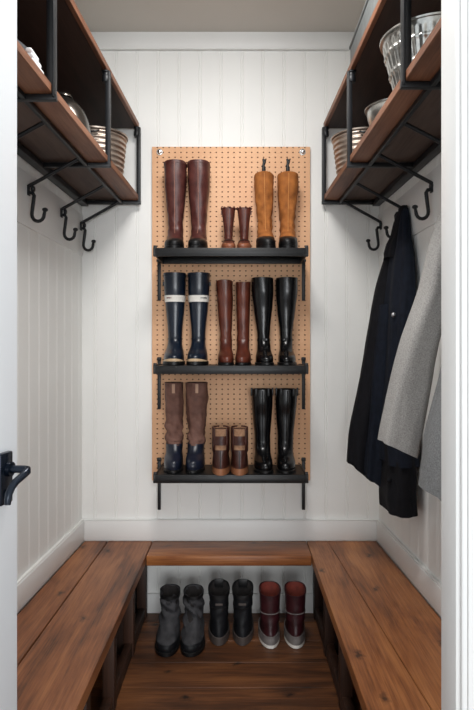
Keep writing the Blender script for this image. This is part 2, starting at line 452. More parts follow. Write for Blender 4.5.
# ------------------------------------------------------------------ pegboard and its shelves
PX0, PX1 = -0.443, 0.372
PZ0, PZ1 = EYE - 0.672, EYE + 1.047
PF = ydep(3.089)    # front face of the pegboard
root = thing('pegboard', 'tan perforated pegboard screwed to the back wall', 'pegboard', ((PX0 + PX1) / 2, -0.01, PZ0))
p = MB(); p.box(((PX0 + PX1) / 2, PF + 0.006, (PZ0 + PZ1) / 2), (PX1 - PX0, 0.012, PZ1 - PZ0), 0.002); p.build('board', M['peg'], root)
for z in (PZ0 + 0.05, (PZ0 + PZ1) / 2, PZ1 - 0.06):
    p = MB(); p.box(((PX0 + PX1) / 2, -0.0045, z), (PX1 - PX0 - 0.06, 0.0075, 0.04)); p.build('batten', M['base'], root)
for x in (PX0 + 0.040, PX1 - 0.040):
    p = MB(); p.lathe([(0.0, 0.016), (0.006, 0.0155), (0.010, 0.013), (0.0115, 0.008), (0.0115, 0.0)], (x, PF, PZ1 - 0.028), 24, 'Y')
    s = p.build('screw_cap', M['chrome'], root)
    p = MB(); p.lathe([(0.0, 0.0035), (0.016, 0.003), (0.018, 0.0)], (x, PF, PZ1 - 0.028), 24, 'Y'); p.build('washer', M['chrome'], s)

SHZ = [0.4825, -0.0736, -0.589]
SX0, SX1 = -0.392, 0.324
LIP = 0.040
def rack(zr, label):
    z = EYE + zr
    yf, yb = ydep(2.83), PF - 0.001
    root = thing('boot_shelf', label, 'shelf', ((SX0 + SX1) / 2, (yf + yb) / 2, z - LIP), 0, 'black boot shelves on the pegboard')
    xm = (SX0 + SX1) / 2; w = SX1 - SX0
    p = MB(); p.box((xm, (yf + yb) / 2, z - 0.003), (w - 0.012, yb - yf - 0.012, 0.006)); p.build('tray', M['iron_matte'], root)
    p = MB(); p.box((xm, yf + 0.006, z - LIP / 2), (w, 0.012, LIP), 0.003)
    p.box((xm, yf - 0.0015, z - LIP / 2), (w - 0.03, 0.004, LIP * 0.55), 0.001)
    p.build('front_rail', M['iron_matte'], root)
    p = MB(); p.box((xm, yb - 0.006, z - LIP / 2), (w, 0.010, LIP), 0.002); p.build('back_rail', M['iron_matte'], root)
    for x in (SX0, SX1):
        s = -1 if x < 0 else 1
        p = MB(); p.box((x - s * 0.004, (yf + yb) / 2, z - LIP / 2 + 0.002), (0.008, yb - yf - 0.004, LIP + 0.004), 0.002)
        p.box((x + s * 0.003, yf + 0.012, z - LIP / 2 + 0.002), (0.012, 0.022, LIP + 0.004), 0.003)
        p.box((x, yf + 0.008, z + 0.004), (0.016, 0.014, 0.016), 0.003)
        p.build('side_rail', M['iron_matte'], root)
        p = MB(); xb = x + s * 0.012
        p.box((xb, yb - 0.010, z - 0.105), (0.016, 0.014, 0.25), 0.002)
        p.box((xb, yb - 0.012, z + 0.028), (0.022, 0.02, 0.018), 0.004)
        p.box((xb - s * 0.002, yb - 0.045, z - LIP + 0.006), (0.014, 0.08, 0.012), 0.002)
        p.build('bracket', M['iron'], root)
rack(SHZ[0], 'top black metal boot shelf on the pegboard, holding the tan suede boots')
rack(SHZ[1], 'middle black metal boot shelf on the pegboard, holding the navy rubber boots')
rack(SHZ[2], 'bottom black metal boot shelf on the pegboard, holding the tan-soled ankle boots')

# ------------------------------------------------------------------ boots
def pchip(keys, z):
    zs = [k[0] for k in keys]
    if z <= zs[0]: return keys[0][1:]
    if z >= zs[-1]: return keys[-1][1:]
    i = max(j for j in range(len(zs)) if zs[j] <= z); i = min(i, len(zs) - 2)
    out = []
    def slope(j, c):
        if j == 0: return (keys[1][c] - keys[0][c]) / (zs[1] - zs[0])
        if j == len(zs) - 1: return (keys[-1][c] - keys[-2][c]) / (zs[-1] - zs[-2])
        a = (keys[j][c] - keys[j - 1][c]) / (zs[j] - zs[j - 1]); b = (keys[j + 1][c] - keys[j][c]) / (zs[j + 1] - zs[j])
        return 0 if a * b <= 0 else 2 * a * b / (a + b)
    h = zs[i + 1] - zs[i]; t = (z - zs[i]) / h
    for c in range(1, len(keys[0])):
        a, b = keys[i][c], keys[i + 1][c]
        out.append((2 * t**3 - 3 * t**2 + 1) * a + (t**3 - 2 * t**2 + t) * h * slope(i, c) + (-2 * t**3 + 3 * t**2) * b + (t**3 - t**2) * h * slope(i + 1, c))
    return out

class Boot:
    """keys: (z, heel y, toe y, width); toe towards -y, shaft axis near the origin"""
    def __init__(s, H, wt, wa, wf, toe=-0.17, heel=0.055, ank=0.12, toeh=0.05, dt=0.118, da=0.092, side=1, lean=0.0, fold=0.0, seed=0, sole=0.016, front_up=0.0, n=36):
        s.H, s.side, s.lean, s.fold, s.seed, s.n, s.sole, s.front_up = H, side, lean, fold, seed, n, sole, front_up
        s.ank = ank
        mid = (ank + H) / 2
        s.keys = [
            (sole - 0.004, heel, toe + 0.004, wf * 0.96),
            (toeh * 0.55, heel + 0.002, toe, wf),
            (toeh * 0.85, heel + 0.001, toe * 0.95, wf * 0.98),
            (toeh * 1.08, heel - 0.002, toe * 0.80, wf * 0.94),
            (toeh * 1.30, heel - 0.005, toe * 0.62, wf * 0.88),
            (toeh * 1.60, heel - 0.008, toe * 0.47 - 0.004, wa * 0.5 + wf * 0.42),
            (ank * 0.5 + toeh * 0.95, heel - 0.010, -da * 0.62, wa * 1.02),
            (ank + 0.015, heel - 0.011, heel - 0.011 - da, wa),
        ]
        if H > 0.3:
            s.keys += [(mid, heel - 0.002 + (dt - da) * 0.15, heel - da - 0.004 - (dt - da) * 0.35, wa * 0.38 + wt * 0.62),
                       (H * 0.86, heel - 0.005 + (dt - da) * 0.25, heel - dt, wt * 0.99), (H, heel - 0.005 + (dt - da) * 0.25, heel - dt, wt)]
        else:
            s.keys += [(H, heel - 0.008, heel - 0.008 - dt, wt)]
        s.keys.sort()
    def ring(s, z, off=0.0, zslope=None):
        hb, yf, w = pchip(s.keys, z)
        cy, hy = (hb + yf) / 2, (hb - yf) / 2 + off
        foot = max(0.0, min(1.0, (s.ank - z) / (s.ank * 0.6)))
        pts = []
        for k in range(s.n):
            a = 2 * PI * k / s.n
            u, v = math.cos(a), math.sin(a)
            e = 2 / 2.35
            uu = math.copysign(abs(u) ** e, u); vv = math.copysign(abs(v) ** e, v)
            fw = 1 - foot * (0.20 * max(0, vv) ** 1.5) - foot * 0.10 * max(0, -vv - 0.55)
            x = (w / 2 + off) * uu * fw + foot * s.side * 0.008 * max(0, -vv) ** 2 + s.lean * (z / s.H) ** 1.5
            y = cy + hy * vv
            r = 0
            if s.fold:
                q = noise.noise(Vector((u * 1.1 + s.seed, v * 1.1, z * 38 + 1.5 * u)))
                q2 = noise.noise(Vector((u * 2 + s.seed, v * 2 + 5, z * 14)))
                zz = max(0, 1 - abs(z - s.ank * 1.15) / (s.ank * 1.0))
                r = s.fold * (q * (0.25 + zz) + 0.6 * q2)
                if z < 0.05: r *= 0.15
            zz2 = z
            if s.front_up and z > s.H * 0.6:
                zz2 = z - s.front_up * vv * (z - s.H * 0.6) / (s.H * 0.4)
            pts.append(Vector((x + u * r, y + v * r, zz2)))
        return pts
    def front(s, z, off=0.0):
        hb, yf, w = pchip(s.keys, z)
        r = s.ring(z, off); k = round(s.n * 0.75) % s.n
        return r[k]
    def back(s, z, off=0.0): return s.ring(z, off)[round(s.n * 0.25)]
    def skin(s, z0, z1, m=40, off=0.0, cap0=False, rim=True, mb=None):
        mb = mb or MB()
        rings = [s.ring(z0 + (z1 - z0) * i / m, off) for i in range(m + 1)]
        if rim:
            rings.append(s.ring(z1 + 0.001, off - 0.002)); rings.append(s.ring(z1 - 0.003, off - 0.004))
        mb.loft(rings, cap0, False); return mb
    def band(s, z0, z1, off, m=6):
        rings = [s.ring(z0, off - 0.003)] + [s.ring(z0 + (z1 - z0) * i / m, off) for i in range(m + 1)] + [s.ring(z1, off - 0.003)]
        return MB().loft(rings, False, False)
    def lining(s, depth=0.10):
        z1 = s.H
        rings = [s.ring(z1 - 0.001, -0.0035)] + [s.ring(z1 - depth * i / 6, -0.005) for i in range(1, 7)]
        return MB().loft(rings, False, True)
    def solemesh(s, z0, z1, off=0.004, heelh=0.0, waist=0.0):
        mb = MB()
        r0 = s.ring(s.keys[1][0] * 0.9, off)
        f = lambda z, o: [Vector((p.x, p.y, z)) for p in s.ring(s.keys[1][0] * 0.9, o)]
        mb.loft([f(z0, off - 0.003), f(z0 + 0.002, off), f(z1 - 0.002, off), f(z1, off - 0.004)], True, True)
        return mb

def make(b, name, label, loc, rotz, group, tilt=0.0):
    r = thing(name, label, 'boot', loc, rotz, group)
    r.rotation_euler = (0, tilt, rotz); return r
RD = ydep(3.018)
def S(i, x, dy=0.0): return (x, RD + dy, EYE + SHZ[i] + 0.0008)
def tube_front(b, z0, z1, r, off=0.0005, m=24, where='front'):
    g = b.front if where == 'front' else b.back
    return MB().tube([g(z0 + (z1 - z0) * i / m, off) for i in range(m + 1)], r, 8)

# tall oxblood boots
for x, sd, lab in ((-0.314, 1, 'left'), (-0.197, -1, 'right')):
    b = Boot(0.450, 0.1125, 0.075, 0.092, side=sd, fold=0.004, seed=3 + sd, da=0.09, toe=-0.165, front_up=0.006)
    r = make(b, 'tall_boot', 'tall oxblood brown leather boot with black toe, top shelf, %s one of the pair' % lab, S(0, x), 0, 'tall oxblood boots on the top shelf')
    b.skin(0.052, 0.450).build('shaft', M['lb_brown'], r, True)
    o = b.skin(0.012, 0.056, 14, 0.0015, True, False).build('foot', M['black_l'], r, True); o['label'] = 'black leather foot'
    b.solemesh(0, 0.016).build('sole', M['black_l'], r, True)
    tube_front(b, 0.09, 0.444, 0.0017).build('piping', M['piping'], r, True)
    b.band(0.435, 0.450, 0.0012).build('top_binding', M['lb_brown'], r, True)
    b.band(0.070, 0.082, 0.0015, 4).build('ankle_seam', M['lb_brown'], r, True)
    b.lining().build('lining', M['lining'], r, True)

# small brown boots
for x, sd, lab in ((-0.0475, 1, 'left'), (0.0305, -1, 'right')):
    b = Boot(0.218, 0.069, 0.042, 0.0695, toe=-0.10, heel=0.036, ank=0.058, toeh=0.034, dt=0.062, da=0.052, side=sd, fold=0.0015, seed=sd, sole=0.01)
    r = make(b, 'small_boot', 'small scallop-topped brown boot with tan toe, top shelf, %s one of the pair' % lab, S(0, x, -0.035), 0, 'small brown boots on the top shelf')
    b.skin(0.030, 0.218, 30).build('shaft', M['sm_brown'], r, True)
    o = b.skin(0.008, 0.034, 10, 0.001, True, False).build('foot', M['toe_tan'], r, True); o['label'] = 'tan leather toe'
    b.solemesh(0, 0.010, 0.003).build('sole', M['toe_tan'], r, True)
    b.band(0.052, 0.060, 0.002, 3).build('ankle_strap', M['black_l'], r, True)
    tube_front(b, 0.065, 0.213, 0.0012).build('piping', M['toe_tan'], r, True)
    sc = MB(); rg = b.ring(0.218, 0.0005)
    for k in range(0, b.n, 4): sc.ball(rg[k] + Vector((0, 0, 0.0)), 0.0058, 1, 1, 0.9)
    sc.build('scalloped_trim', M['sm_brown'], r, True)
    b.lining(0.06).build('lining', M['lining_br'], r, True)
    pt = MB(); e = b.ring(0.198, 0.002)[0 if sd < 0 else b.n // 2]
    pt.box((e.x, e.y, e.z), (0.005, 0.012, 0.02), 0.001); pt.build('side_tab', M['sm_brown'], r, True)

# tan suede boots with boot trees
for x, sd, lab, ln in ((0.137, 1, 'left', -0.008), (0.247, -1, 'right', 0.004)):
    b = Boot(0.385, 0.098 if sd > 0 else 0.106, 0.070, 0.092, side=sd, fold=0.007, seed=9 + sd, lean=ln, toe=-0.165, toeh=0.058, front_up=0.012)
    r = make(b, 'suede_boot', 'tan suede boot with black toe and boot tree, %s one of the pair' % lab, S(0, x), 0, 'tan suede boots on the top shelf')
    b.skin(0.060, 0.385).build('shaft', M['suede'], r, True)
    o = b.skin(0.012, 0.066, 14, 0.0015, True, False).build('foot', M['black_l'], r, True); o['label'] = 'black leather foot'
    b.solemesh(0, 0.016).build('sole', M['black_l'], r, True)
    tube_front(b, 0.10, 0.378, 0.0016).build('piping', M['suede_pipe'], r, True)
    b.lining().build('lining', M['lining_br'], r, True)
    t = MB(); c = Vector((ln * 0.9, -0.002, 0))
    c.z += 0.026; t.tube([c + Vector((0, 0, 0.30)), c + Vector((0, 0, 0.40))], 0.010, 12)
    t.tube([c + Vector((0, 0, 0.40)), c + Vector((-0.002, 0, 0.418)), c + Vector((0.003, 0, 0.436)), c + Vector((-0.004, 0, 0.452))], [0.010, 0.007, 0.009, 0.005], 12)
    t.tube([c + Vector((0.003, 0, 0.436)), c + Vector((0.012, 0, 0.452))], [0.006, 0.003], 10)
    t.tube([c + Vector((-0.012, 0, 0.415)), c + Vector((0.010, 0, 0.408))], [0.004, 0.004], 10)
    t.build('boot_tree', M['iron'], r, True)

# navy rubber boots with a white band
for x, sd, lab in ((-0.3155, 1, 'left'), (-0.1985, -1, 'right')):
    b = Boot(0.455, 0.109, 0.070, 0.098, side=sd, toe=-0.168, toeh=0.056, da=0.09, lean=-0.002 * sd)
    r = make(b, 'rubber_boot', 'tall navy rubber boot with a white band, middle shelf, %s one of the pair' % lab, S(1, x), 0, 'navy rubber boots on the middle shelf')
    b.skin(0.012, 0.455, 44, 0, True).build('boot_body', M['navy_rub'], r, True)
    wb = b.band(0.312, 0.344, 0.0018).build('white_band', M['white_rub'], r, True); wb['label'] = 'white rubber band'
    mk = MB()
    zz = 0.331
    rg = b.ring(zz, 0.0030)
    kk = [23, 24, 25] if sd > 0 else [28, 29, 30, 31]
    for k in kk:
        p0 = rg[k]; p1 = rg[k + 1]
        for f in (0.15, 0.5, 0.85):
            q = p0.lerp(p1, f)
            ang = math.atan2((p1 - p0).y, (p1 - p0).x)
            mk.box((q.x, q.y, q.z), (0.0014, 0.0012, 0.006), 0, Matrix.Rotation(ang, 3, 'Z'))
    mk.build('printed_mark', M['red_mark'] if sd > 0 else M['black_l'], wb, True)
    b.band(0.438, 0.456, 0.0022).build('top_binding', M['navy_rub'], r, True)
    b.band(0.125, 0.133, 0.0022, 3).build('ankle_ridge', M['navy_rub'], r, True)
    o = b.solemesh(0, 0.020, 0.005).build('sole', M['black_l'], r, True)
    # pale foxing that rises over the toe
    fx = MB(); rings = []
    ks = list(range(b.n // 2 + 1, b.n))
    for zt in (0.0, 0.5, 1.0):
        row = []
        for k in ks:
            a = (k - ks[0]) / (len(ks) - 1); hgt = 0.010 + 0.016 * math.sin(PI * a) ** 0.8
            row.append(b.ring(0.006 + hgt * zt if zt else 0.012, 0.0062 - 0.003 * zt)[k])
        rings.append(row)
    fx.loft(rings, False, False, closed=False)
    o = fx.build('toe_foxing', M['beige_rub'], r, True); o['label'] = 'beige rubber toe edge'
    md = o.modifiers.new('thick', 'SOLIDIFY'); md.thickness = 0.002; md.offset = 0
    st = MB(); rr = b.ring(0.405, 0.003)[0 if sd < 0 else b.n // 2]
    st.box((rr.x, rr.y, rr.z), (0.006, 0.03, 0.02), 0.002); st.build('side_buckle', M['navy_rub'], r, True)
    b.lining().build('lining', M['lining'], r, True)

# chestnut boots
for x, sd, lab, ln, w in ((-0.060, 1, 'left', -0.008, 0.082), (0.0255, -1, 'right', 0.001, 0.072)):
    b = Boot(0.415, w, 0.060, 0.078, side=sd, lean=ln, fold=0.0025, seed=20 + sd, dt=0.105, da=0.082, toeh=0.048, front_up=0.006 * sd)
    r = make(b, 'riding_boot', 'slim chestnut leather riding boot, middle shelf, %s one of the pair' % lab, S(1, x), 0, 'chestnut riding boots on the middle shelf')
    b.skin(0.012, 0.415, 44, 0, True).build('boot_body', M['red_brown'], r, True)
    b.solemesh(0, 0.014, 0.001).build('sole', M['black_l'], r, True)
    b.band(0.118, 0.126, 0.0018, 3).build('ankle_strap', M['red_brown'], r, True)
    b.band(0.401, 0.415, 0.0012).build('top_binding', M['red_brown'], r, True)
    tube_front(b, 0.13, 0.41, 0.0012).build('piping', M['toe_tan'], r, True)
    b.lining().build('lining', M['lining_br'], r, True)
    pt = MB(); e = b.ring(0.395, 0.002)[b.n // 2]
    pt.box((e.x, e.y, e.z), (0.003, 0.012, 0.034), 0.001); pt.build('pull_tab', M['toe_tan'], r, True)

# polished black boots, middle shelf
for x, sd, lab, ln in ((0.130, 1, 'left', -0.008), (0.241, -1, 'right', 0.004)):
    b = Boot(0.432, 0.110, 0.064, 0.086, side=sd, lean=ln, fold=0.002, seed=30 + sd, toeh=0.046, da=0.088)
    r = make(b, 'dress_boot', 'tall polished black boot with ankle strap, middle shelf, %s one of the pair' % lab, S(1, x), 0, 'polished black boots on the middle shelf')
    b.skin(0.012, 0.432, 44, 0, True).build('boot_body', M['black_patent'], r, True)
    b.solemesh(0, 0.014).build('sole', M['black_l'], r, True)
    st = b.band(0.118, 0.130, 0.002, 3).build('ankle_strap', M['black_patent'], r, True)
    bk = MB(); f = b.front(0.124, 0.004); bk.box((f.x + 0.012 * sd, f.y, f.z), (0.014, 0.004, 0.012), 0.001); bk.build('buckle', M['black_patent'], st, True)
    b.lining().build('lining', M['lining'], r, True)

# brown nubuck boots with navy feet
for x, sd, lab, ln, wt in ((-0.318, 1, 'left', -0.004, 0.092), (-0.210, -1, 'right', 0.004, 0.112)):
    b = Boot(0.425, wt, 0.082, 0.088, side=sd, lean=ln, fold=0.011, seed=41 + sd, toeh=0.062, da=0.094, ank=0.15, toe=-0.165)
    r = make(b, 'slouch_boot', 'slouchy brown nubuck boot with navy leather foot, bottom shelf, %s one of the pair' % lab, S(2, x), 0, 'brown boots with navy feet on the bottom shelf')
    b.skin(0.118, 0.425, 40).build('shaft', M['g_brown'], r, True)
    b.fold = 0.002
    o = b.skin(0.012, 0.124, 20, 0.002, True, False).build('foot', M['navy_l'], r, True); o['label'] = 'navy leather foot'
    b.solemesh(0, 0.016).build('sole', M['black_l'], r, True)
    b.band(0.140, 0.150, 0.003, 3).build('ankle_strap', M['g_brown'], r, True)
    pt = MB(); f = b.front(0.40, 0.004)
    pt.box((f.x + 0.004, f.y, f.z - 0.002), (0.015, 0.004, 0.045), 0.0015); pt.build('pull_tab', M['tag'], r, True)
    b.lining().build('lining', M['lining'], r, True)

# tan-soled ankle boots seen from the heel
for x, sd, lab in ((-0.082, 1, 'left'), (0.007, -1, 'right')):
    b = Boot(0.215, 0.072, 0.072, 0.080, side=sd, toe=-0.165, heel=0.060, ank=0.10, toeh=0.060, dt=0.10, da=0.096, sole=0.03, fold=0.0015, seed=50 + sd)
    r = make(b, 'ankle_boot', 'dark brown ankle boot with thick tan sole and fleece collar, %s one of the pair' % lab, (x, ydep(2.865), EYE + SHZ[2] + 0.0008), PI, 'tan-soled ankle boots on the bottom shelf')
    b.skin(0.028, 0.118, 24, 0.003, True, False).build('foot', M['work_brown'], r, True)
    b.skin(0.112, 0.215, 20, -0.001).build('fleece_collar', M['knit'], r, True)
    b.band(0.140, 0.183, 0.0035, 6).build('ankle_cuff', M['work_brown'], r, True)
    cf = MB()
    for sgx in (1, -1):
        row = []
        for zt in (0.110, 0.15, 0.20, 0.222):
            rg = b.ring(min(zt, 0.215), 0.004)
            ks = range(-8, 6) if sgx > 0 else range(13, 27)
            row.append([rg[k % b.n] + Vector((0, 0, max(0, zt - 0.215))) for k in ks])
        cf.loft(row, False, False, closed=False)
    o = cf.build('side_panel', M['work_brown'], r, True)
    md = o.modifiers.new('thick', 'SOLIDIFY'); md.thickness = 0.003; md.offset = 0
    o = b.solemesh(0, 0.034, 0.004).build('sole', M['gum'], r, True); o['label'] = 'thick tan rubber sole'
    tube_front(b, 0.036, 0.112, 0.0016, 0.0035, 16, 'back').build('heel_seam', M['black_l'], r, True)
    b.lining(0.08).build('lining', M['lining_br'], r, True)

# tall black boots, bottom shelf
for x, sd, lab, ln in ((0.124, 1, 'left', -0.004), (0.236, -1, 'right', 0.008)):
    b = Boot(0.392, 0.108, 0.078, 0.092, side=sd, lean=ln, fold=0.001, seed=60 + sd, toeh=0.052, da=0.096)
    r = make(b, 'riding_boot', 'glossy black riding boot with pull loops, bottom shelf, %s one of the pair' % lab, S(2, x), 0, 'glossy black riding boots on the bottom shelf')
    b.skin(0.012, 0.392, 44, 0, True).build('boot_body', M['black_patent'], r, True)
    b.solemesh(0, 0.014).build('sole', M['black_l'], r, True)
    tube_front(b, 0.11, 0.388, 0.0022).build('piping', M['black_patent'], r, True)
    rg = b.ring(0.392, 0.001)
    for k in (20, 24, 30, 34):
        pt = MB(); q = rg[k]; pt.box((q.x, q.y, q.z - 0.012), (0.010, 0.004, 0.04), 0.0015); pt.build('pull_loop', M['black_l'], r, True)
    b.lining().build('lining', M['lining'], r, True)

# ---- shoes on the floor
def laces(b, z0, z1, m, mat, r, off=0.003, wide=0.016, where='front'):
    lc = MB()
    for i in range(m):
        z = z0 + (z1 - z0) * i / (m - 1)
        f = b.front(z, off) if where == 'front' else b.back(z, off)
        lc.tube([f + Vector((-wide, 0.006, 0)), f + Vector((-wide * 0.4, 0, 0.001)), f + Vector((wide * 0.4, 0, -0.001)), f + Vector((wide, 0.006, 0))], 0.0022, 6)
    return lc.build('laces', mat, r, True)

for x, sd, lab, rz in ((-0.320, 1, 'left', -0.05), (-0.209, -1, 'right', 0.03)):
    b = Boot(0.222, 0.092, 0.088, 0.104, side=sd, toe=-0.175, heel=0.06, ank=0.13, toeh=0.06, dt=0.10, da=0.10, fold=0.013, seed=70 + sd, front_up=-0.01)
    r = make(b, 'ankle_boot', 'wrinkled grey suede ankle boot with black toe on the floor, %s one of the pair' % lab, (x, ydep(2.825), 0.0008), rz, 'grey suede boots under the cross bench')
    b.skin(0.040, 0.222, 44).build('upper', M['g_suede_shade'], r, True)
    b.fold = 0.0
    o = b.skin(0.012, 0.048, 12, 0.0015, True, False).build('toe_guard', M['char_l'], r, True); o['label'] = 'black toe and heel guard'
    b.solemesh(0, 0.018, 0.005).build('sole', M['black_l'], r, True)
    b.fold = 0.003
    b.band(0.208, 0.224, 0.002, 3).build('collar', M['black_l'], r, True)
    b.lining(0.12).build('lining', M['lining'], r, True)
    pt = MB(); f = b.front(0.195, 0.006); pt.box(f, (0.022, 0.005, 0.012), 0.0015); pt.build('strap', M['g_suede_shade'], r, True)

for x, sd, lab, rz in ((-0.089, 1, 'left', PI + 0.03), (0.022, -1, 'right', PI - 0.04)):
    b = Boot(0.240, 0.092, 0.084, 0.092, side=sd, toe=-0.175, heel=0.062, ank=0.12, toeh=0.062, dt=0.105, da=0.10, fold=0.003, seed=80 + sd, sole=0.03, front_up=0.018)
    r = make(b, 'lace_up_boot', 'black lace-up boot with grey-brown sole on the floor, %s one of the pair' % lab, (x, ydep(2.815), 0.0008), rz, 'black lace-up boots under the cross bench')
    b.skin(0.026, 0.240, 44, 0.001, True).build('upper', M['char_l'], r, True)
    o = b.solemesh(0, 0.038, 0.005).build('sole', M['drk_rub'], r, True); o['label'] = 'grey-brown rubber sole'
    laces(b, 0.11, 0.22, 6, M['black_l'], r)
    b.band(0.222, 0.243, 0.0045, 4).build('padded_collar', M['black_l'], r, True)
    b.band(0.165, 0.172, 0.003, 3).build('seam', M['black_l'], r, True)
    b.lining(0.12).build('lining', M['lining'], r, True)
    tg = MB(); f = b.front(0.236, -0.006); tg.box((f.x, f.y + 0.004, f.z - 0.006), (0.044, 0.008, 0.04), 0.003); tg.build('tongue', M['black_l'], r, True)
    pl = MB(); f = b.back(0.195, 0.004); pl.box(f, (0.034, 0.004, 0.010), 0.0015); pl.build('heel_tab', M['drk_rub'], r, True)

for x, sd, lab, rz in ((0.148, 1, 'left', PI + 0.02), (0.266, -1, 'right', PI - 0.03)):
    b = Boot(0.246, 0.096, 0.088, 0.092, side=sd, toe=-0.175, heel=0.060, ank=0.12, toeh=0.064, dt=0.115, da=0.104, fold=0.0015, seed=90 + sd, sole=0.04, front_up=0.013)
    r = make(b, 'rain_boot', 'burgundy leather boot with white-edged grey sole and rust lining, %s one of the pair' % lab, (x, ydep(2.785), 0.0008), rz, 'burgundy boots under the cross bench')
    b.skin(0.036, 0.246, 44, 0.001, True).build('upper', M['burg'], r, True)
    o = b.solemesh(0, 0.018, 0.004).build('sole', M['white_rub'], r, True); o['label'] = 'white rubber sole'
    o = b.band(0.016, 0.054, 0.004, 6).build('foxing', M['grey_rub'], r, True); o['label'] = 'grey rubber rand'
    b.band(0.150, 0.154, 0.003, 3).build('seam', M['grey_rub'], r, True)
    b.band(0.238, 0.247, 0.003, 3).build('top_binding', M['burg'], r, True)
    o = b.lining(0.13).build('lining', M['lining_red'], r, True); o['label'] = 'rust red lining'
    laces(b, 0.12, 0.21, 5, M['black_l'], r)

# ------------------------------------------------------------------ wall shelves
def shelf_unit(left):
    wf = wallL if left else wallR
    sg = 1 if left else -1
    if left: fx = lambda d: -0.508 - 0.036 * (3.1 - d)
    else: fx = lambda d: 0.4395 + 0.026 * (3.1 - d)
    rx = (lambda d: -0.597 - 0.034 * (3.1 - d)) if left else (lambda d: 0.520 + 0.024 * (3.1 - d))
    dn, df = 1.34, 3.088
    ZB, ZT = 0.766, 1.140         # undersides
    TK = 0.028
    lab = 'wood and black iron two-tier shelf on the %s wall' % ('left' if left else 'right')
    root = thing('wall_shelf', lab + (', above the empty hooks' if left else ', above the hanging coats'), 'shelf', W(wf(-0.9) + sg * 0.01, 2.2, ZB))
    def board(z0, z1, fa, fb, name, mat):
        t = bmesh.new(); p = MB()
        pts = [(fa(dn), dn), (fa(df), df), (fb(df), df), (fb(dn), dn)]
        vs = [t.verts.new(W(x, d, z0)) for x, d in pts] + [t.verts.new(W(x, d, z1)) for x, d in pts]
        for f in ((0, 1, 2, 3), (4, 5, 6, 7), (0, 1, 5, 4), (1, 2, 6, 5), (2, 3, 7, 6), (3, 0, 4, 7)): t.faces.new([vs[k] for k in f])
        bmesh.ops.recalc_face_normals(t, faces=t.faces[:])
        bmesh.ops.bevel(t, geom=t.edges[:], offset=0.002, segments=2, affect='EDGES')
        p._merge(t); return p.build(name, mat, root)
    wx = lambda d: wf(ydep(d)) + sg * 0.004
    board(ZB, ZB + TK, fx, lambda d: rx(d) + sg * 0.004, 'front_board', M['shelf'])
    board(ZB + 0.004, ZB + TK, lambda d: rx(d) + sg * 0.0035, wx, 'lower_board', M['shelf_under_shade'])
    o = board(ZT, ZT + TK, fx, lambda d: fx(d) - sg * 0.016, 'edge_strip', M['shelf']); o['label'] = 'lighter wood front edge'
    board(ZT, ZT + TK - 0.001, lambda d: fx(d) - sg * 0.0165, wx, 'upper_board', M['shelf_dark_shade'])
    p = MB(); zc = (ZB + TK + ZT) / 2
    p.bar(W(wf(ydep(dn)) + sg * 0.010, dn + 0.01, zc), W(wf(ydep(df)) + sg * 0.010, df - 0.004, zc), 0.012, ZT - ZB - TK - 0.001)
    p.build('back_panel', M['shelf_dark_shade'], root)
    # posts with cross bars
    for d in (3.075, 2.455, 1.80 if left else 1.715):
        near = d < 2
        x = fx(d) - sg * 0.009
        p = MB()
        if near:
            for (ox, oy, sx, sy) in ((sg * 0.013, 0, 0.006, 0.034), (0, 0.015, 0.030, 0.006)):
                p.box(W(x + ox, d + oy, (ZB - 0.012 + ZT) / 2), (sx, sy, ZT - ZB + 0.012), 0.001)
            p.box(W(x + sg * 0.002, d, (ZB + ZT) / 2), (0.016, 0.016, ZT - ZB), 0.002)
        else:
            p.box(W(x + sg * 0.009, d, (ZB - 0.012 + ZT) / 2), (0.020, 0.022, ZT - ZB + 0.010), 0.003)
        post = p.build('post', M['iron'], root)
        if not near:
            p = MB(); xx = x + sg * 0.010 - sg * 0.004
            p.lathe([(0.0, ZT - 0.046), (0.0145, ZT - 0.046), (0.0165, ZT - 0.042), (0.0165, ZT - 0.022), (0.014, ZT - 0.018), (0.014, ZT - 0.008), (0.018, ZT - 0.007), (0.019, ZT - 0.001), (0.0, ZT - 0.001)], W(xx - sg * 0.006, d, 0), 24)
            p.build('collar', M['iron'], post)
        p = MB()
        p.bar(W(fx(d) + sg * 0.011, d, ZB - 0.010), W(wf(ydep(d)) + sg * 0.015, d, ZB - 0.010), 0.020, 0.018, 0.002)
        p.build('cross_bar', M['iron'], root)
    p = MB()
    p.bar(W(rx(dn), dn, ZB - 0.009), W(rx(3.085), 3.085, ZB - 0.009), 0.016, 0.016, 0.002); p.build('rail', M['iron'], root)
    p = MB()
    p.bar(W(wf(ydep(dn)) + sg * 0.022, dn, ZB - 0.014), W(wf(ydep(3.085)) + sg * 0.022, 3.085, ZB - 0.014), 0.036, 0.026, 0.002); p.build('ledger', M['iron'], root)
    hd = (3.06, 2.76, 2.37, 1.99, 1.6) if left else (3.04, 2.72, 2.325, 2.0, 1.65)
    for d in hd:
        p = MB(); p.tube([W(rx(d), d, ZB - 0.006), W(wf(ydep(d)) + sg * 0.011, d, 0.648)], 0.0072, 10)
        p.build('brace', M['iron'], root)
    return hd, fx, wf
hdL, fxL, _ = shelf_unit(True)
hdR, fxR, _ = shelf_unit(False)

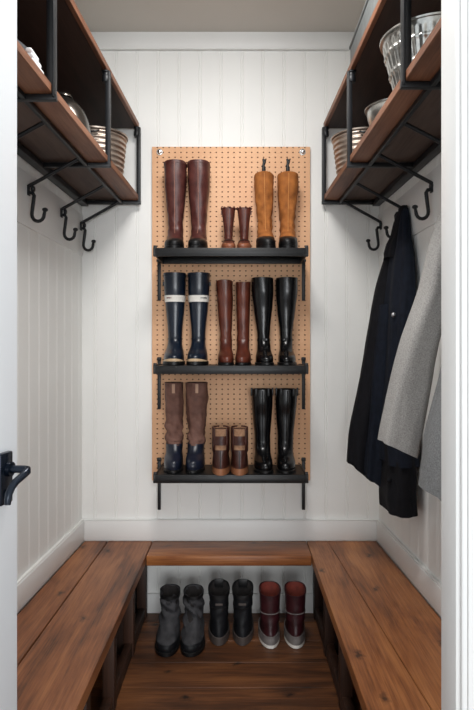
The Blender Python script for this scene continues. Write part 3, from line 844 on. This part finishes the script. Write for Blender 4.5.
def make_hook(name, label, wf, d, sg):
    z = 0.636
    x0 = wf(ydep(d)) + sg * 0.0065
    root = thing(name, label, 'hook', W(x0, d, z))
    p = MB()
    p.box(W(x0 + sg * 0.003, d, z - 0.006), (0.006, 0.024, 0.040), 0.002)
    p.build('mounting_plate', M['iron'], root)
    p = MB()
    p.lathe([(0, 0), (0.011, 0.002), (0.013, 0.008), (0.010, 0.014), (0, 0.017)], W(x0 + sg * 0.012, d, z + 0.0), 16, 'X')
    p.build('knob', M['iron'], root)
    p = MB(); pts = [W(x0 + sg * 0.004, d, z - 0.014), W(x0 + sg * 0.018, d, z - 0.016), W(x0 + sg * 0.024, d, z - 0.026), W(x0 + sg * 0.020, d, z - 0.06), W(x0 + sg * 0.016, d, z - 0.090)]
    for k in range(9):
        a = PI * k / 8
        pts.append(W(x0 + sg * (0.040 - 0.024 * math.cos(a)), d - 0.002, z - 0.102 - 0.026 * math.sin(a)))
    pts.append(W(x0 + sg * 0.066, d, z - 0.088))
    p.tube(pts, [0.0075] * 4 + [0.007] * 10 + [0.006], 10)
    p.build('hook_arm', M['iron'], root)
    p = MB(); p.ball(W(x0 + sg * 0.067, d, z - 0.082), 0.0105, 1.1, 1.1, 0.8)
    p.build('ball_tip', M['iron'], root)
namesL = ['black iron coat hook on the left wall, nearest the back corner', 'black iron coat hook on the left wall, middle of the three visible',
          'black iron coat hook on the left wall, nearest the door handle']
for d, l in zip(hdL[:3], namesL): make_hook('coat_hook', l, wallL, d, 1)
namesR = ['empty black iron coat hook on the right wall, nearest the back corner', 'black iron coat hook on the right wall holding the navy coat',
          'empty black iron coat hook on the right wall, between the two coats', 'black iron coat hook on the right wall holding the grey wool coat']
for d, l in zip(hdR[:4], namesR): make_hook('coat_hook', l, wallR, d, -1)
for o in list(COL.objects):
    if o.name.startswith('coat_hook'): o['group'] = 'black iron coat hooks'

# ------------------------------------------------------------------ things on the shelves
SZ = 0.766 + 0.028 + 0.0005
def tub(name, label, cx, d, r0, r1, h, mat, ribs, cat='tub'):
    c = W(cx, d, SZ); root = thing(name, label, cat, c)
    prof = [(0.0, 0.0), (r0 - 0.006, 0.0)]
    m = ribs * 8
    for i in range(m + 1):
        t = i / m
        prof.append((r0 + (r1 - r0) * t + 0.0045 * (0.5 - 0.5 * math.cos(2 * PI * ribs * t)) ** 1.5, 0.004 + (h - 0.010) * t))
    prof += [(r1 + 0.008, h - 0.008), (r1 + 0.009, h - 0.002), (r1 + 0.004, h), (r1 - 0.003, h - 0.004)]
    for i in range(8): prof.append((r1 - 0.004 + (r0 - r1) * i / 8, h - 0.006 - (h - 0.012) * i / 8))
    prof.append((0, 0.006))
    p = MB(); p.lathe(prof, c, 56); p.build('body', mat, root, angle=70)
    for s in (1, -1):
        p = MB(); a0 = PI / 2
        pts = []
        for k in range(9):
            t = PI * k / 8
            pts.append(c + Vector((0.04 * math.cos(t), s * (r1 + 0.005 + 0.016 * math.sin(t)), h - 0.02 - 0.012 * math.sin(t))))
        p.tube(pts, 0.004, 8); p.build('handle', M['iron'], root)
    return root
tub('ribbed_tub', 'ribbed metal tub at the far end of the left shelf', -0.655, 2.785, 0.116, 0.134, 0.196, M['bronze'], 8)
tub('ribbed_tub', 'ribbed metal tub at the far end of the right shelf', 0.580, 2.80, 0.112, 0.1355, 0.196, M['bronze'], 8)

def bowl(name, label, cx, d, r, h, mat, inverted=False, cat='bowl', tilt=None):
    c = W(cx, d, SZ); root = thing(name, label, cat, c)
    prof = []
    for i in range(13):
        a = PI / 2 * i / 12
        prof.append((max(0.0, r * math.sin(a)) if i else 0.0, h - h * math.cos(a) ** 1.0 if not inverted else h * math.cos(a)))
    if inverted:
        prof = [(rr, max(z, 0.006)) for rr, z in prof] + [(r + 0.008, 0.006), (r + 0.009, 0.003), (r + 0.008, 0.0), (r - 0.004, 0.0)]
        prof += [((r - 0.006) * math.cos(PI / 2 * i / 8), (h - 0.006) * math.sin(PI / 2 * i / 8)) for i in range(9)]
    else:
        prof = [(0, 0.0), (r * 0.4, 0.0)] + [(rr, z + 0.0) for rr, z in prof if rr > r * 0.42] + [(r + 0.008, h), (r + 0.009, h + 0.003), (r + 0.004, h + 0.005), (r - 0.003, h)]
        prof += [((r - 0.005) * math.cos(PI / 2 * i / 8), h - (h - 0.008) * math.sin(PI / 2 * i / 8)) for i in range(9)]
    p = MB(); p.lathe(prof, c, 48); p.build('body', mat, root, angle=60)
    if inverted:
        p = MB(); p.lathe([(0.0, 0.012), (0.03, 0.012), (0.034, 0.008), (0.036, 0.0)], c + Vector((0, 0, h - 0.004)), 24); p.build('foot_ring', mat, root)
    return root
bowl('metal_bowl', 'upturned dark polished metal bowl on the left shelf, beside the ribbed tub', -0.654, 2.24, 0.104, 0.150, M['gun'], True)
bowl('metal_bowl', 'silver metal bowl on the right shelf, between the tub and the large bucket', 0.604, 2.30, 0.108, 0.125, M['galv'])
# bundle and cloth on the near end of the left shelf
c = W(-0.697, 1.80, SZ)
root = thing('cloth_bag', 'dark grey cloth bag slumped on the near end of the left shelf', 'bag', c)
rings = []
for i in range(14):
    a = PI / 2 * i / 13.3
    ring = []
    for k in range(40):
        th = 2 * PI * k / 40
        q = 1 + 0.10 * noise.noise(Vector((2 * math.cos(th), 2 * math.sin(th), a * 3)))
        ring.append(c + Vector((0.104 * math.cos(th) * math.cos(a) ** 0.7 * q, 0.19 * math.sin(th) * math.cos(a) ** 0.7 * q, 0.128 * math.sin(a) ** 0.9 * (1 + 0.08 * math.sin(3 * th) * math.cos(a)))))
    rings.append(ring)
p = MB(); p.loft(rings, True, True); p.build('bag_body', M['darkcloth'], root, angle=80)
p = MB(); p.tube([c + Vector((-0.02, 0.07, 0.10)), c + Vector((-0.01, 0.05, 0.125)), c + Vector((0, 0, 0.138)), c + Vector((0, -0.05, 0.125)), c + Vector((0, -0.07, 0.10))], 0.006, 8); p.build('handle', M['darkcloth'], root)
c = W(-0.574, 1.70, SZ)
root = thing('folded_cloth', 'folded white cloth at the front edge of the left shelf', 'cloth', c)
for k in range(3):
    p = MB(); p.box(c + Vector((-0.001 * k, -0.01 * k, 0.0068 + 0.0125 * k)), (0.022 - 0.002 * k, 0.09 - 0.012 * k, 0.0122), 0.005, seg=3); p.build('fold', M['whitecloth'], root)

# large galvanised bucket
c = W(0.601, 1.86, SZ)
root = thing('bucket', 'large shiny galvanised bucket on the near end of the right shelf', 'bucket', c)
h, r0, r1 = 0.168, 0.112, 0.150
prof = [(0, 0), (r0 - 0.004, 0), (r0, 0.006)]
for i in range(41):
    t = i / 40
    rr = r0 + (r1 - r0) * t
    for zc in (0.35, 0.72): rr += 0.004 * math.exp(-((t - zc) / 0.03) ** 2)
    prof.append((rr, 0.006 + (h - 0.012) * t))
prof += [(r1 + 0.007, h - 0.006), (r1 + 0.008, h - 0.001), (r1 + 0.003, h + 0.002), (r1 - 0.004, h - 0.004)]
prof += [(r1 - 0.006 + (r0 - r1) * i / 6, h - 0.008 - (h - 0.016) * i / 6) for i in range(7)] + [(0, 0.008)]
rings = []
for rr, z in prof:
    rings.append([c + Vector(((rr + (0.0016 * math.sin(36 * 2 * PI * k / 216) if 0.01 < z < h - 0.02 and rr > r0 - 0.001 else 0)) * math.cos(2 * PI * k / 216), (rr + (0.0016 * math.sin(36 * 2 * PI * k / 216) if 0.01 < z < h - 0.02 and rr > r0 - 0.001 else 0)) * math.sin(2 * PI * k / 216), z)) for k in range(216)])
p = MB(); p.loft(rings, False, False); p.build('body', M['galv'], root, angle=60)
p = MB(); pts = [c + Vector((-(r1 + 0.006) * math.cos(PI * k / 16) * 0.0 + 0.0, -(r1 + 0.006) * math.cos(PI * k / 16), h - 0.02 + 0.0)) + Vector((0.06 * math.sin(PI * k / 16) + 0.02, 0, -0.0)) for k in range(17)]
p = MB()
for s in (1, -1):
    p2 = MB(); p2.box(c + Vector((0, s * (r1 + 0.004), h - 0.026)), (0.04, 0.012, 0.03), 0.004); p2.build('handle_lug', M['galv'], root)

# grey storage box on the upper right shelf
ub = W(0.0, 2.30, 1.140 + 0.028)
root = thing('storage_box', 'plain grey storage box on top of the right shelf', 'box', (0.605, ub.y, ub.z + 0.0005))
p = MB(); p.box((0.607, ub.y, ub.z + 0.072), (0.238, 0.62, 0.142), 0.003); p.build('box_body', M['greybox'], root)
p = MB(); p.box((0.606, ub.y, ub.z + 0.146), (0.246, 0.628, 0.014), 0.003); p.build('lid', M['greybox'], root)

# ------------------------------------------------------------------ coats
def interp(keys, z):
    ks = sorted(keys); return pchip(ks, z)
def cloth_rings(keys, z0, z1, m, n, folds, amp, seed, hem=None, squash=2.6):
    """keys (z, cx, cd, rx, rd). theta=0 points at +x (the wall)"""
    rings = []
    for i in range(m + 1):
        t = i / m; z = z0 + (z1 - z0) * t
        cx, cd, rx, rd = interp(keys, z)
        ring = []
        for k in range(n):
            a = 2 * PI * k / n; u, v = math.cos(a), math.sin(a)
            e = 2 / squash
            uu = math.copysign(abs(u) ** e, u); vv = math.copysign(abs(v) ** e, v)
            f = amp * (0.15 + 0.85 * t) * (math.sin(folds * a + seed + 1.2 * math.sin(2.2 * t + seed)) * 0.6
                + noise.noise(Vector((u * 2.2 + seed, v * 2.2, t * 3))) * 1.0 + 0.35 * noise.noise(Vector((u * 6 + seed, v * 6, t * 9))))
            zz = z + (hem(uu, vv) * t ** 3 if hem else 0)
            ring.append(W(cx + rx * uu + f * u, cd + rd * vv + f * v, zz))
        rings.append(ring)
    return rings
def hollow(rings, depth=0.05):
    """turn the hem inwards so a garment end reads as open cloth"""
    last = rings[-1]; c = sum(last, Vector()) / len(last)
    r1 = [p.lerp(c, 0.06) + Vector((0, 0, 0.001)) for p in last]
    r2 = [p.lerp(c, 0.12) + Vector((0, 0, depth)) for p in last]
    return rings + [r1, r2]

root = thing('navy_coat', 'long navy and black coat hanging on the right wall behind the grey wool coat', 'coat', W(0.69, 2.72, 0.56))
body = [(0.615, 0.726, 2.615, 0.014, 0.026), (0.58, 0.722, 2.61, 0.020, 0.040), (0.50, 0.716, 2.60, 0.026, 0.060), (0.36, 0.702, 2.575, 0.038, 0.122), (0.10, 0.688, 2.57, 0.050, 0.150),
        (-0.2, 0.680, 2.57, 0.055, 0.150), (-0.5, 0.674, 2.545, 0.060, 0.162), (-0.68, 0.672, 2.54, 0.060, 0.160)]
R = hollow(cloth_rings(body, 0.615, -0.47, 60, 84, 7, 0.014, 1.3))
p = MB(); p.loft(R, True, True); bd = p.build('coat_body', M['navycloth'], root, angle=80)
under = [(z, cx, cd, rx * 0.95, rd * 0.97) for z, cx, cd, rx, rd in body]
p = MB(); p.loft(hollow(cloth_rings(under, -0.30, -0.668, 40, 84, 7, 0.010, 1.3)), True, True); p.build('under_layer', M['blackcloth'], root, angle=80)
sl = [(0.44, 0.700, 2.715, 0.030, 0.045), (0.28, 0.672, 2.73, 0.044, 0.060), (0.13, 0.648, 2.735, 0.048, 0.066), (-0.1, 0.612, 2.74, 0.050, 0.066), (-0.25, 0.590, 2.74, 0.052, 0.066),
      (-0.42, 0.566, 2.74, 0.054, 0.062), (-0.60, 0.552, 2.735, 0.054, 0.060)]
hem = lambda u, v: -0.045 * u + 0.0
p = MB(); p.loft(hollow(cloth_rings(sl, 0.44, -0.555, 50, 48, 5, 0.009, 4.1, hem), 0.04), True, True); p.build('sleeve', M['blackcloth'], root, angle=80)
# inner fold of the far front panel
sl2 = [(0.2, 0.66, 2.66, 0.03, 0.05), (-0.2, 0.628, 2.66, 0.040, 0.06), (-0.64, 0.600, 2.66, 0.042, 0.06)]
p = MB(); p.loft(hollow(cloth_rings(sl2, 0.2, -0.585, 40, 40, 5, 0.008, 2.2, lambda u, v: -0.03 * u), 0.03), True, True); p.build('front_panel', M['navycloth'], root, angle=80)
hd = [(0.628, 0.724, 2.622, 0.014, 0.024), (0.56, 0.716, 2.63, 0.030, 0.044), (0.50, 0.710, 2.636, 0.036, 0.052), (0.46, 0.702, 2.65, 0.042, 0.060), (0.375, 0.694, 2.665, 0.046, 0.068)]
p = MB(); p.loft(hollow(cloth_rings(hd, 0.628, 0.385, 30, 48, 6, 0.007, 0.4, lambda u, v: -0.025 * u), 0.03), True, True); p.build('hood', M['blackcloth'], root, angle=80)
def on_body(keys, z, ang):
    cx, cd, rx, rd = interp(keys, z)
    u, v = math.cos(ang), math.sin(ang)
    e = 2 / 2.6
    uu = math.copysign(abs(u) ** e, u); vv = math.copysign(abs(v) ** e, v)
    return W(cx + rx * uu * 1.12, cd + rd * vv * 1.04, z)
for z in (0.145, -0.12, -0.34, -0.53):
    q = on_body(body, z, math.radians(212))
    p = MB(); p.ball(q, 0.011, 0.9, 0.9, 0.9); o = p.build('button', M['button'] if z > 0.1 else M['blackcloth'], root)
# hanging loop over the hook
hx = wallR(ydep(2.72)) - 0.0465
p = MB(); p.tube([W(hx + 0.004, 2.655, 0.505), W(hx, 2.69, 0.522), W(hx, 2.716, 0.5265), W(hx, 2.738, 0.518), W(hx, 2.742, 0.504), W(hx, 2.73, 0.492), W(hx, 2.70, 0.488), W(hx + 0.004, 2.65, 0.49)], 0.0045, 8)
p.build('hanging_loop', M['blackcloth'], root)

root = thing('wool_coat', 'grey wool coat hanging nearest the door casing on the right wall', 'coat', W(0.71, 2.0, 0.55))
gb = [(0.585, 0.734, 1.92, 0.018, 0.026), (0.50, 0.734, 1.92, 0.026, 0.045), (0.25, 0.728, 1.93, 0.038, 0.08), (0.0, 0.722, 1.92, 0.046, 0.105), (-0.3, 0.694, 1.94, 0.070, 0.150), (-0.48, 0.680, 1.95, 0.080, 0.165)]
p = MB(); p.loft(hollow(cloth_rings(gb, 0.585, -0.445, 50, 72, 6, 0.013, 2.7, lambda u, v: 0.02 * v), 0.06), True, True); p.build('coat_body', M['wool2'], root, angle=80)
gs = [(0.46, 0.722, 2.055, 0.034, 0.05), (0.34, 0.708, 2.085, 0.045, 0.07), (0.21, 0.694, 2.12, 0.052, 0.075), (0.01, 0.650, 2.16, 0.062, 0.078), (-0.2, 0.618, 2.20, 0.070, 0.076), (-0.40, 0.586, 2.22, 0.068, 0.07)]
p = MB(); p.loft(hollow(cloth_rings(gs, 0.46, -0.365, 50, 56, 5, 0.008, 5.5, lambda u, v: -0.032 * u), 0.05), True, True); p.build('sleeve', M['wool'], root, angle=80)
hx = wallR(ydep(2.0)) - 0.0465
p = MB(); p.tube([W(hx + 0.004, 1.935, 0.505), W(hx, 1.97, 0.522), W(hx, 1.996, 0.5265), W(hx, 2.018, 0.518), W(hx, 2.022, 0.504), W(hx, 2.01, 0.492), W(hx, 1.98, 0.488), W(hx + 0.004, 1.93, 0.49)], 0.0045, 8)
p.build('hanging_loop', M['wool2'], root)

# ------------------------------------------------------------------ light and camera
w = bpy.data.worlds.new('World'); scene.world = w; w.use_nodes = True
bg = w.node_tree.nodes['Background']; bg.inputs['Color'].default_value = (0.92, 0.965, 1.0, 1); bg.inputs['Strength'].default_value = 1.12
def area(name, loc, rot, sx, sy, e, col):
    l = bpy.data.lights.new(name, 'AREA'); l.shape = 'RECTANGLE'; l.size = sx; l.size_y = sy; l.energy = e; l.color = col
    o = bpy.data.objects.new(name, l); COL.objects.link(o); o.location = loc; o.rotation_euler = rot; return o
# added fill lights, sources unseen: daylight from behind the camera, another below the ceiling
area('daylight_fill', (0.9, -9.5, 1.7), (math.radians(89), 0, math.radians(5)), 2.6, 2.2, 215, (0.96, 0.98, 1.0))
area('ceiling_fill', (-0.04, -1.25, CEIL - 0.03), (0, 0, 0), 0.45, 0.45, 24, (1.0, 0.975, 0.95))

cam = bpy.data.cameras.new('camera'); co = bpy.data.objects.new('camera', cam); COL.objects.link(co)
co.location = (0, -CAMD, EYE); co.rotation_euler = (math.radians(90), 0, 0)
cam.sensor_fit = 'VERTICAL'; cam.sensor_height = 36; cam.lens = 36 * 600 / 710
cam.shift_x = -1 / 710; cam.shift_y = -5 / 710
cam.clip_start = 0.05
scene.camera = co
vs = scene.view_settings
vs.view_transform = 'Standard'; vs.look = 'None'; vs.gamma = 1; vs.use_curve_mapping = False; vs.exposure = 0.08
